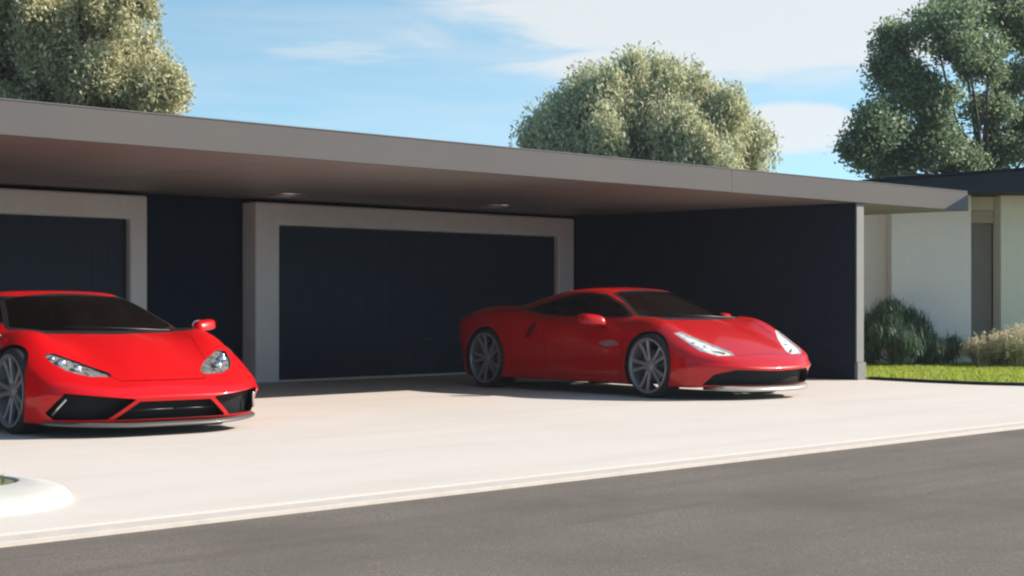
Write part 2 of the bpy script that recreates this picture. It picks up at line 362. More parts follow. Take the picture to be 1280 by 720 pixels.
# walls: dark back wall in pieces, butted round the door openings
ZD = 1.995
openings = [(-1.0, 4.47), (6.69, 11.96)]
ws = [(TL, -1.0 - .02), (4.47 + .02, 6.69 - .02), (11.96 + .02, 12.36)]
for a, b in ws: box('wall', M['navy_wall'], g, (a, b, 5.25, 5.45, .0, ZS - .002), 0)
for a, b in openings: box('wall', M['navy_wall'], g, (a - .019, b + .019, 5.25, 5.45, ZD + .02, ZS - .002), 0)
box('wall', M['navy_wall'], g, (12.37, 12.575, 5.452, NB, 0, ZS - .002), 0)
box('wall', M['navy_wall'], g, (TL, 12.37, NB - .2, NB, 0, ZS - .002), 0)
box('wall', M['navy_wall'], g, (TL, TL + .2, 5.452, NB - .202, 0, ZS - .002), 0)
# partition wall of the carport with its pale front edge and block foot
box('partition_wall', M['navy_wall'], g, (12.37, 12.49, .075, 5.45, .0, ZS - .002), .004)
box('partition_wall', M['white_wall'], g, (12.492, 12.55, .075, 5.45, .0, ZS - .002), .004)
box('edge_post', M['edge'], g, (12.375, 12.545, .052, .073, .235, ZS - .002), .003)
box('post_foot', M['edge'], g, (12.36, 12.56, .028, .073, .0, .23), .005)
def garage_door(a, b, la):
    # surround: two posts and a header standing proud of the dark wall
    lo, hi = la
    prism('door_surround', M['frame'], g, [(lo, 0), (a, 0), (a, ZD + .003), (b, ZD + .003), (b, 0), (hi, 0), (hi, 2.285), (lo, 2.285)], 4.95, 5.249, axis='y', bev=.035)
    bm = bmesh.new(); nb = round((b - a) / .22); wb_ = (b - a - .06) / nb      # upright boards
    for k in range(nb): box_into(bm, a + .03 + k * wb_ + .0006, a + .03 + (k + 1) * wb_ - .0006, 5.045, 5.085, .031, ZD - .004, .0006)
    box_into(bm, a + .031, b - .031, 5.07, 5.09, .032, ZD - .006, 0)
    d = from_bm('garage_door', bm, M['navy_door'], g)
    box('seal', M['black'], d, (a + .001, a + .03, 5.035, 5.095, .0, ZD), 0); box('seal', M['black'], d, (b - .03, b - .001, 5.035, 5.095, .0, ZD), 0)
    box('handle', M['black'], d, ((a + b) / 2 - .09, (a + b) / 2 + .09, 5.018, 5.044, .50, .53), .005)
    box('threshold', M['gutter'], g, (a + .001, b - .001, 5.02, 5.40, .001, .028), .006)
garage_door(*openings[0], (-1.35, 4.71)); garage_door(*openings[1], (6.31, 12.32))
def ceiling_light(t, n, label):
    x, y = loc2w(t, n); o = tag(empty('ceiling_light', (x, y, ZS)), label, 'ceiling light', 'round lights under the carport roof')
    bm = bmesh.new(); lathe(bm, [(.0, -.012), (.15, -.020), (.20, -.016), (.21, -.001)], 40, 'z'); from_bm('diffuser', bm, M['lampglass'], o, True)
    bm = bmesh.new(); lathe(bm, [(.212, 0.), (.212, -.028), (.235, -.028), (.24, 0.)], 40, 'z'); from_bm('lamp_rim', bm, M['lamprim'], o, True)
ceiling_light(6.15, 4.15, 'round ceiling light above the left post of the wide garage door')
ceiling_light(9.60, 3.95, 'round ceiling light above the middle of the wide garage door')

# ------------------------------------------------------------------ neighbouring house
hx, hy = 6.1, 27.0
h = tag(empty('house', (hx, hy, 0)), 'white rendered house with dark flat roof and taupe door behind the lawn', 'house')
def hb(name, m, b, bev=.006, parent=None): return box(name, m, parent or h, b, bev)
Z0 = .02
hb('wall', M['white_wall'], (-.60, -.003, .35, .6, Z0, 2.74))
hb('wall', M['white_wall'], (0, 1.28, .0, .6, Z0, 2.74), .01)
hb('wall', M['sage_wall'], (1.283, 1.76, .42, .6, 2.52, 2.74), 0)
hb('wall', M['sage_wall'], (1.763, 9.5, .02, .6, Z0, 2.74), .01)
hb('wall', M['white_wall'], (-.60, -.40, .603, 7.6, Z0, 2.74), 0)
hb('lintel', M['lintel'], (1.29, 1.755, .40, .46, 2.31, 2.515))
d = hb('door', M['brown_door'], (1.30, 1.745, .47, .53, Z0 + .02, 2.305))
hb('wall', M['sage_wall'], (1.2995, 1.7455, .535, .6, Z0, 2.515), 0)
hb('handle', M['silver'], (1.36, 1.38, .42, .468, .95, 1.15), .004, d)
hb('door_frame', M['navy_trim'], (1.284, 1.2985, .46, .6, Z0, 2.305), 0); hb('door_frame', M['navy_trim'], (1.7465, 1.762, .46, .6, Z0, 2.305), 0)
hb('step', M['gutter'], (1.284, 1.762, .03, .46, .0, .06))
prism('roof', M['navy_trim'], h, [(-.85, 2.745), (11, 2.745), (11, 3.62), (7.0, 3.40), (2.2, 3.11), (-.2, 2.93), (-.85, 2.87)], -.75, 8.3, axis='y', bev=.01)
prism('roof_edge', M['navy_wall'], h, [(-.88, 2.875), (-.2, 2.935), (2.2, 3.115), (7.0, 3.405), (11, 3.625), (11, 3.66), (7.0, 3.44), (2.2, 3.15), (-.2, 2.97), (-.88, 2.905)], -.79, 8.33, axis='y')
hb('plinth', M['frame'], (-.58, 1.27, -.03, -.002, .0, .12), .004)

# ------------------------------------------------------------------ foliage
def leaf_quads(C, size, elong=1.8, up=.25, hang=0.):
    n = len(C); u = rng.normal(size=(n, 3)); u[:, 2] -= hang; u /= np.linalg.norm(u, axis=1)[:, None]
    v = rng.normal(size=(n, 3)); v -= u * (u * v).sum(1)[:, None]; v /= np.linalg.norm(v, axis=1)[:, None]
    s = size * rng.uniform(.6, 1.35, n)[:, None]
    a, b = u * s * elong / 2, v * s / 2
    V = np.stack([C - a, C + b * .9 - a * .1, C + a, C - b * .9 - a * .1], 1).reshape(-1, 3)
    return V, (np.arange(n) * 4)[:, None] + np.arange(4)[None]
def crown_points(lobes, n_clump, per, spread, flat=.8, shell=.55):
    out = []; vol = np.array([l[3] ** 2 for l in lobes]); cnt = np.maximum(4, (n_clump * vol / vol.sum())).astype(int)
    for (x, y, z, r), c in zip(lobes, cnt):
        d = rng.normal(size=(c, 3)); d /= np.linalg.norm(d, axis=1)[:, None]
        ns = max(5, int(9 * min(1, r / .8))); sb = rng.normal(size=(ns, 3)); sb /= np.linalg.norm(sb, axis=1)[:, None]
        sr = r * rng.uniform(.22, .48, ns); which = rng.integers(0, ns, c)
        cc = np.array([x, y, z]) + sb[which] * (r - sr[which] * .75)[:, None] + d * (sr[which] * (shell + (1 - shell) * rng.uniform(0, 1, c)))[:, None]
        sp = spread * rng.uniform(.5, 1.3, c)
        k = np.repeat(np.arange(c), per)
        q = rng.normal(size=(len(k), 3)); ql = np.linalg.norm(q, axis=1); q *= (np.minimum(ql, 1.7) / ql)[:, None] * np.array([1, 1, flat]) * .5
        out.append(cc[k] + q * sp[k][:, None])
    return np.concatenate(out, 0)
def feather(L, k=8):
    # small side lobes that break the outline of the crown
    out = list(L)
    for x, y, z, r in L:
        for i in range(k):
            a = rng.normal(size=3); a /= np.linalg.norm(a); a[2] = abs(a[2]) * .9 if random.random() < .7 else a[2]
            out.append((x + a[0] * r * 1.02, y + a[1] * r * 1.02, z + a[2] * r * 1.05, r * random.uniform(.12, .27)))
    return out
def tree(name, label, base, lobes, m, n_clump, per, spread, leaf, trunk_r, group='trees behind the buildings', elong=1.8, hang=0., shell=.55, fork=.35, flat=1.25, thick=1.):
    o = tag(empty(name, base), label, 'tree', group)
    L = [(x - base[0], y - base[1], z - base[2], r) for x, y, z, r in lobes]
    bm = bmesh.new(); zf = min(l[2] - l[3] * .3 for l in L); zf = max(zf * .9, 1.)
    tops = sorted(L, key=lambda l: -l[3])
    main = tops[0]
    tube(bm, [(0, 0, 0), (.04, 0, zf * .4), (-.03, .05, zf), (main[0] * .5, main[1] * .5, (zf + main[2]) / 2), (main[0], main[1], main[2] + main[3] * .5)],
         [trunk_r * 1.35, trunk_r, trunk_r * .85, trunk_r * .6, trunk_r * .15], 12)
    tr = from_bm('trunk', bm, M['bark'], o, True)
    bm = bmesh.new()
    for i, (x, y, z, r) in enumerate(L):
        s = fork + .12 * random.random(); z0 = zf * (.75 + .25 * random.random())
        mid = (x * .45 + random.uniform(-.15, .15), y * .45, z0 + (z - z0) * .5 + .1)
        tube(bm, [(0, 0, z0), mid, (x, y, z)], [trunk_r * .38 * thick, trunk_r * .22 * thick, trunk_r * .10 * thick], 7)
        for k in range(7):
            a = np.array(rng.normal(size=3)); a /= np.linalg.norm(a); e = np.array([x, y, z]) + a * r * .85
            m1 = (np.array([x, y, z]) + e) / 2 + rng.normal(size=3) * r * .08
            tube(bm, [(x, y, z), tuple(m1), tuple(e)], [trunk_r * .15, trunk_r * .09, trunk_r * .03], 5)
    from_bm('limbs', bm, M['bark'], tr, True)
    C = crown_points(feather(L), n_clump, per, spread, flat=flat, shell=shell)
    V, Q = leaf_quads(C, leaf, elong, hang=hang)
    link('crown', np_mesh('crown', V, Q), m, o)
    return o
def lobes_at(Y, pts, dy=1.0):
    out = []
    for px, py, r in pts:
        yy = Y + random.uniform(-dy, dy); out.append((at(px, yy), yy, hz(py, yy), r / F * yy))
    return out
tree('olive_tree', 'large tree with pale olive leaf clumps above the left end of the garage roof', (-9.4, 29.5, -.1),
     lobes_at(29, [(150, 118, 62), (195, 118, 32), (85, 120, 62), (110, 55, 62), (165, 62, 36), (20, 100, 75), (35, 10, 70), (120, -15, 55), (165, 5, 24), (-60, 60, 80), (-40, -40, 80), (60, -70, 70), (40, 190, 80), (140, 180, 60)]),
     M['leafA'], 2900, 80, .27, .045, .24, flat=1.5, hang=.5, shell=.5)
tree('rounded_tree', 'rounded grey green tree seen above the middle of the garage roof', (at(800, 39), 39.5, -.1),
     lobes_at(39, [(715, 178, 48), (690, 196, 36), (752, 152, 48), (795, 138, 50), (845, 150, 50), (890, 172, 42), (925, 195, 36), (913, 142, 14), (790, 105, 18), (740, 118, 18), (850, 112, 16), (800, 205, 70), (880, 225, 60), (720, 235, 50)]),
     M['leafB'], 2900, 80, .34, .050, .26, flat=1.9, hang=1.4, elong=2.2, shell=.6)
tree('tall_tree', 'tall dark green tree with open gappy branches at the right', (at(1243, 35), 35.5, -.1),
     lobes_at(35, [(1128, 62, 30), (1112, 98, 22), (1140, 100, 20), (1092, 168, 26), (1072, 186, 14), (1118, 145, 26), (1128, 195, 28), (1095, 212, 18), (1172, 128, 22), (1170, 178, 24), (1200, 205, 22), (1205, 40, 36), (1235, 75, 28), (1255, 10, 42), (1275, 105, 28), (1300, 170, 36), (1232, 140, 22), (1190, -25, 36), (1310, 50, 42), (1165, 28, 14), (1262, 190, 22)], 1.6),
     M['leafC'], 1150, 62, .42, .052, .22, flat=.8, thick=.7, shell=.45)
def shrub(label, base, lobes, m, n, leaf, elong=2.2, group=None, cat='shrub'):
    o = tag(empty('shrub', base), label, cat, group)
    L = [(x, y, z, r) for x, y, z, r in lobes]
    bm = bmesh.new()
    for x, y, z, r in L:
        tube(bm, [(x * .2, y * .2, 0), (x * .7, y * .7, z * .6), (x, y, z + r * .4)], [.02, .014, .006], 6)
    from_bm('stems', bm, M['bark'], o, True)
    C = crown_points(L, n, 26, .17, .9, .35); C[:, 2] = np.abs(C[:, 2]) * .88 + .01
    V, Q = blades(C, .15, leaf, .9, .3)
    link('foliage', np_mesh('foliage', V, Q), m, o)
shrub('dense dark green shrub against the white house wall beside the carport', (at(1135, 25.9), 25.9, .03),
      [(-.42, 0, .42, .36), (-.38, .0, .68, .26), (-.16, .1, .68, .34), (.10, 0, .55, .34), (.34, 0, .40, .30), (.52, .0, .26, .22), (-.1, -.2, .3, .32), (.3, -.15, .22, .24), (-.55, 0, .2, .25)], M['leafD'], 900, .011)
def grass_clump(label, base, hgt, rad, n, plume):
    o = tag(empty('ornamental_grass', base), label, 'grass clump', 'ornamental grasses by the lawn')
    a = rng.uniform(0, 2 * np.pi, n); r = rad * .35 * np.sqrt(rng.uniform(0, 1, n))
    P = np.stack([r * np.cos(a), r * np.sin(a), np.zeros(n)], 1)
    V, Q = blades(P, hgt * .8, .014, 1.0, .2); link('blades', np_mesh('blades', V, Q), M['grass'] if not plume else M['leafB'], o)
    if plume:
        k = n // 5; a = rng.uniform(0, 2 * np.pi, k); rr = rad * np.sqrt(rng.uniform(0, 1, k)); zz = hgt * rng.uniform(.6, 1.05, k) * (1 - .3 * (rr / rad) ** 2)
        c = np.stack([rr * np.cos(a), rr * np.sin(a), zz], 1)
        C = np.repeat(c, 22, 0) + rng.normal(size=(k * 22, 3)) * np.array([.018, .018, .05])
        V, Q = leaf_quads(C, .018, 2.6); link('plumes', np_mesh('plumes', V, Q), M['plume'], o)
grass_clump('low olive ornamental grass clump left of the cream plumed ones', (at(1228, 25.6), 25.6, .03), .42, .34, 900, True)
grass_clump('cream plumed ornamental grass clump cut by the right edge of the photo', (at(1278, 25.3), 25.3, .03), .60, .48, 1200, True)
grass_clump('cream plumed ornamental grass clump between the low clump and the photo edge', (at(1252, 25.9), 25.9, .03), .50, .40, 1000, True)

# air
hzb = box('haze', None, None, (-905, 905, -905, 905, -1.3, 14.5), 0); hzb['kind'] = 'stuff'
hm = bpy.data.materials.new('haze_air'); hm.use_nodes = True; hn = hm.node_tree; hn.nodes.clear()
ho = hn.nodes.new('ShaderNodeOutputMaterial'); pv = hn.nodes.new('ShaderNodeVolumePrincipled')
pv.inputs['Color'].default_value = (.93, .95, 1, 1); pv.inputs['Density'].default_value = .0005; pv.inputs['Anisotropy'].default_value = .2
hn.links.new(pv.outputs[0], ho.inputs['Volume']); hzb.data.materials.append(hm); 
# ------------------------------------------------------------------ CARS
def pchip(xs, ys):
    xs = np.array(xs, float); ys = np.array(ys, float)
    if xs[0] > xs[-1]: xs, ys = xs[::-1], ys[::-1]
    hh = np.diff(xs); dl = np.diff(ys) / hh; m = np.zeros(len(xs))
    for i in range(1, len(xs) - 1):
        if dl[i - 1] * dl[i] > 0:
            w1, w2 = 2 * hh[i] + hh[i - 1], hh[i] + 2 * hh[i - 1]; m[i] = (w1 + w2) / (w1 / dl[i - 1] + w2 / dl[i])
    m[0], m[-1] = dl[0], dl[-1]
    def f(x):
        x = np.asarray(x, float); i = np.clip(np.searchsorted(xs, x) - 1, 0, len(xs) - 2)
        t = (x - xs[i]) / hh[i]; h_ = hh[i]
        y = ys[i] * (1 + 2 * t) * (1 - t) ** 2 + h_ * m[i] * t * (1 - t) ** 2 + ys[i + 1] * t * t * (3 - 2 * t) + h_ * m[i + 1] * t * t * (t - 1)
        y = np.where(x < xs[0], ys[0] + m[0] * (x - xs[0]), y); return np.where(x > xs[-1], ys[-1] + m[-1] * (x - xs[-1]), y)
    return f
smax = lambda a, b, k: .5 * (a + b + np.sqrt((a - b) ** 2 + k * k))
smin = lambda a, b, k: -smax(-a, -b, k)
gs = lambda x, c, s: np.exp(-((x - c) / s) ** 2)

def surface_nets(Fn, lo, hi, step):
    n = [int(math.ceil((hi[i] - lo[i]) / step)) + 1 for i in range(3)]
    ax = [lo[i] + step * np.arange(n[i]) for i in range(3)]
    X, Y, Z = np.meshgrid(*ax, indexing='ij'); D = Fn(X, Y, Z); del X, Y, Z
    S = D < 0
    nc = [k - 1 for k in n]; acc = np.zeros((*nc, 3)); cnt = np.zeros(nc)
    corner = lambda A, i, j, k: A[i:nc[0] + i, j:nc[1] + j, k:nc[2] + k]
    for a in range(3):
        for b in (0, 1):
            for c in (0, 1):
                o0 = [0, 0, 0]; oth = [q for q in range(3) if q != a]; o0[oth[0]] = b; o0[oth[1]] = c; o1 = list(o0); o1[a] = 1
                d0, d1 = corner(D, *o0), corner(D, *o1); k = (d0 < 0) != (d1 < 0)
                t = np.where(k, d0 / np.where(k, d0 - d1, 1), 0)
                for q in range(3): acc[..., q] += np.where(k, (t if q == a else o0[q]), 0)
                cnt += k
    idx = -np.ones(nc, int); act = cnt > 0; ii = np.argwhere(act); idx[act] = np.arange(len(ii))
    V = np.array(lo) + (ii + acc[act] / cnt[act][:, None]) * step
    faces = []
    for a in range(3):
        b, c = (a + 1) % 3, (a + 2) % 3
        sl0 = [slice(None)] * 3; sl1 = [slice(None)] * 3; sl0[a] = slice(0, n[a] - 1); sl1[a] = slice(1, n[a])
        s0, s1 = S[tuple(sl0)], S[tuple(sl1)]
        e = np.argwhere(s0 != s1); e = e[(e[:, b] > 0) & (e[:, c] > 0) & (e[:, b] < n[b] - 1) & (e[:, c] < n[c] - 1)]
        def cell(db, dc):
            q = e.copy(); q[:, b] -= db; q[:, c] -= dc; return idx[q[:, 0], q[:, 1], q[:, 2]]
        q = np.stack([cell(1, 1), cell(0, 1), cell(0, 0), cell(1, 0)], 1)
        flip = s1[e[:, 0], e[:, 1], e[:, 2]]; q[flip] = q[flip][:, ::-1]; faces.append(q)
    Q = np.concatenate(faces); T = np.concatenate([Q[:, [0, 1, 2]], Q[:, [0, 2, 3]]])
    return V, T[(T >= 0).all(1)]
def grad(Fn, V, e=2e-3):
    G = np.zeros_like(V)
    for a in range(3):
        d = np.zeros(3); d[a] = e; p, q = V + d, V - d
        G[:, a] = (Fn(p[:, 0], p[:, 1], p[:, 2]) - Fn(q[:, 0], q[:, 1], q[:, 2])) / (2 * e)
    return G
def sd_poly(px, py, poly, r=0.):
    d = np.full(px.shape, 1e9); s = np.ones(px.shape); n = len(poly)
    for i in range(n):
        ax_, ay = poly[i]; bx, by = poly[i - 1]; ex, ey = bx - ax_, by - ay; wx, wy = px - ax_, py - ay
        t = np.clip((wx * ex + wy * ey) / (ex * ex + ey * ey), 0, 1); dx, dy = wx - ex * t, wy - ey * t
        d = np.minimum(d, dx * dx + dy * dy)
        c1_, c2_, c3_ = py >= ay, py < by, ex * wy > ey * wx
        s = np.where((c1_ & c2_ & c3_) | (~c1_ & ~c2_ & ~c3_), -s, s)
    return s * np.sqrt(d) - r
class Sheet:
    def __init__(s, V, T, N): s.V, s.T, s.N = V, T, N
    def compact(s):
        u, inv = np.unique(s.T.ravel(), return_inverse=True)
        return Sheet(s.V[u], inv.reshape(-1, 3), s.N[u])
    def clip(s, gf):
        V, T, N = s.V, s.T, s.N; gv = gf(V[:, 0], V[:, 1], V[:, 2]); gv = np.where(np.abs(gv) < 1e-5, 1e-5, gv)
        ins = gv < 0; k = ins[T].sum(1); Tin = [T[k == 3]]; Tout = [T[k == 0]]
        mixd = T[(k == 1) | (k == 2)]
        if len(mixd):
            im = ins[mixd]; odd = np.where(im.sum(1) == 1, im.argmax(1), (~im).argmax(1)); r = np.arange(len(mixd))
            a, b, c = mixd[r, odd], mixd[r, (odd + 1) % 3], mixd[r, (odd + 2) % 3]
            E = np.sort(np.concatenate([np.stack([a, b], 1), np.stack([a, c], 1)]), axis=1)
            U, inv = np.unique(E, axis=0, return_inverse=True); inv = inv.ravel()
            t = gv[U[:, 0]] / (gv[U[:, 0]] - gv[U[:, 1]])
            nv = V[U[:, 0]] + (V[U[:, 1]] - V[U[:, 0]]) * t[:, None]; nn = N[U[:, 0]] + (N[U[:, 1]] - N[U[:, 0]]) * t[:, None]
            nn /= np.linalg.norm(nn, axis=1)[:, None] + 1e-9
            base = len(V); ab, ac = base + inv[:len(a)], base + inv[len(a):]
            V = np.concatenate([V, nv]); N = np.concatenate([N, nn])
            tri = np.stack([a, ab, ac], 1); q1 = np.stack([ab, b, c], 1); q2 = np.stack([ab, c, ac], 1); oi = ins[a]
            Tin += [tri[oi], q1[~oi], q2[~oi]]; Tout += [tri[~oi], q1[oi], q2[oi]]
        return Sheet(V, np.concatenate(Tin), N).compact(), Sheet(V, np.concatenate(Tout), N).compact()
    def shifted(s, vec): return Sheet(s.V + np.array(vec), s.T, s.N)
    def inset(s, d): return Sheet(s.V - s.N * d, s.T, s.N)
    def border(s):
        E = np.concatenate([s.T[:, [0, 1]], s.T[:, [1, 2]], s.T[:, [2, 0]]]); key = np.sort(E, 1)
        _, inv, c = np.unique(key, axis=0, return_inverse=True, return_counts=True); inv = inv.ravel()
        B = E[c[inv] == 1]; y = np.abs(s.V[:, 1]) < 1e-3
        return B[~(y[B[:, 0]] & y[B[:, 1]])]
    def skirt(s, other, n=3):
        """walls between this sheet's border and the same border of the moved copy `other`"""
        B = s.border(); n0 = len(s.V); V = np.concatenate([s.V, other.V])
        T = np.concatenate([np.stack([B[:, 1], B[:, 0], B[:, 0] + n0], 1), np.stack([B[:, 1], B[:, 0] + n0, B[:, 1] + n0], 1)])
        T = T[:, ::-1]
        u, inv = np.unique(T.ravel(), return_inverse=True); V = V[u]; T = inv.reshape(-1, 3)
        Nn = np.zeros_like(V); fn = np.cross(V[T[:, 1]] - V[T[:, 0]], V[T[:, 2]] - V[T[:, 0]])
        for i in range(3): np.add.at(Nn, T[:, i], fn)
        Nn /= np.linalg.norm(Nn, axis=1)[:, None] + 1e-12
        return Sheet(V, T, Nn)
    def mirror(s):
        f = np.array([1, -1, 1]); return Sheet(s.V * f, s.T[:, ::-1], s.N * f)
    def __add__(s, o):
        return Sheet(np.concatenate([s.V, o.V]), np.concatenate([s.T, o.T + len(s.V)]), np.concatenate([s.N, o.N]))

def put(name, sh, m, parent):
    if len(sh.T) == 0: print('EMPTY SHEET', name); return None
    return link(name, np_mesh(name, sh.V, sh.T, sh.N), m, parent)

def make_wheel(parent, x, side, y, r, wd, m_rim, style):
    """side +1 left, -1 right; y is the outer face"""
    wz = r
    w_ = empty('wheel', (x, side * y, wz), 0 if side > 0 else math.pi, parent)
    bm = bmesh.new(); ri = r * .84; b = -wd
    lathe(bm, [(ri, -.012), (ri + .012, .0), (r - .035, .004), (r - .010, -.014), (r, -.04), (r, b + .04), (r - .01, b + .014), (r - .035, b), (ri, b + .01), (ri - .005, b / 2), (ri, -.012)], 72)
    from_bm('tyre', bm, M['tyre'], w_, True)
    bm = bmesh.new()
    lathe(bm, [(ri + .004, -.010), (ri + .006, .006), (ri - .016, .008), (ri - .026, -.012), (ri - .028, -.08), (ri - .03, b + .02)], 72)
    ns = 10 if style == 'b' else 10
    for k in range(ns):
        pair = (k // 2) * 2 * math.pi / (ns / 2) + (.20 if k % 2 else -.20)
        root = (k // 2) * 2 * math.pi / (ns / 2) + (.26 if k % 2 else -.26)
        rows = []
        for (rad, ang, wdt, dep, th) in ((.045, root, .026, -.030, .035), (.09, (root + pair) / 2, .019, -.020, .030), ((.09 + ri) / 2, pair, .018, -.016, .026), (ri - .012, pair + (.03 if k % 2 else -.03), .024, -.006, .022)):
            c, s = math.cos(ang), math.sin(ang); tx, tz = -s, c
            rows.append([bm.verts.new((rad * c + tx * q, h_, rad * s + tz * q)) for q, h_ in ((-wdt, dep - .004), (0, dep + .004), (wdt, dep - .004), (wdt, dep - th), (-wdt, dep - th))])
        for Ra, Rb in zip(rows[:-1], rows[1:]):
            for i in range(5): bm.faces.new((Ra[i], Ra[(i + 1) % 5], Rb[(i + 1) % 5], Rb[i]))
    lathe(bm, [(.0, -.008), (.028, -.010), (.034, -.016), (.060, -.022), (.070, -.035), (.070, -.09)], 32)
    rm = from_bm('rim', bm, m_rim, w_, False)
    bm = bmesh.new(); lathe(bm, [(.05, -.10), (.165, -.10), (.165, -.13), (.05, -.13), (.05, -.10)], 48); from_bm('brake_disc', bm, M['disc'], w_, False)
    bm = bmesh.new()
    for a0 in range(6):
        a = .35 + a0 * .16; 
        box_into(bm, -.03, .03, -.135, -.085, .12, .19, .006)
        vs_ = bm.verts[-8:] if False else None
    bm.free(); bm = bmesh.new()
    lathe_pts = []
    for k in range(9):
        a = .3 + k * .11; lathe_pts.append([bm.verts.new((rr * math.cos(a), yy, rr * math.sin(a))) for rr, yy in ((.12, -.088), (.185, -.088), (.185, -.145), (.12, -.145))])
    for Ra, Rb in zip(lathe_pts[:-1], lathe_pts[1:]):
        for i in range(4): bm.faces.new((Ra[i], Ra[(i + 1) % 4], Rb[(i + 1) % 4], Rb[i]))
    bm.faces.new(lathe_pts[0]); bm.faces.new(lathe_pts[-1][::-1])
    from_bm('brake_caliper', bm, M['caliper'], w_, False)

def superell(bm, c, r, p=2.4, shear=(0, 0), seg=20, ring=12):
    rows = []
    sg = lambda v, e: math.copysign(abs(v) ** e, v)
    for i in range(ring + 1):
        ph = -math.pi / 2 + math.pi * i / ring; row = []
        for k in range(seg):
            th = 2 * math.pi * k / seg; e = 2 / p
            x = r[0] * sg(math.cos(ph), e) * sg(math.cos(th), e); y = r[1] * sg(math.cos(ph), e) * sg(math.sin(th), e); z = r[2] * sg(math.sin(ph), e)
            row.append(bm.verts.new((c[0] + x + shear[0] * z + .0, c[1] + y + shear[1] * z, c[2] + z)))
        rows.append(row)
    for Ra, Rb in zip(rows[:-1], rows[1:]):
        for k in range(seg): bm.faces.new((Ra[k], Ra[(k + 1) % seg], Rb[(k + 1) % seg], Rb[k]))
    bmesh.ops.remove_doubles(bm, verts=bm.verts, dist=1e-5)

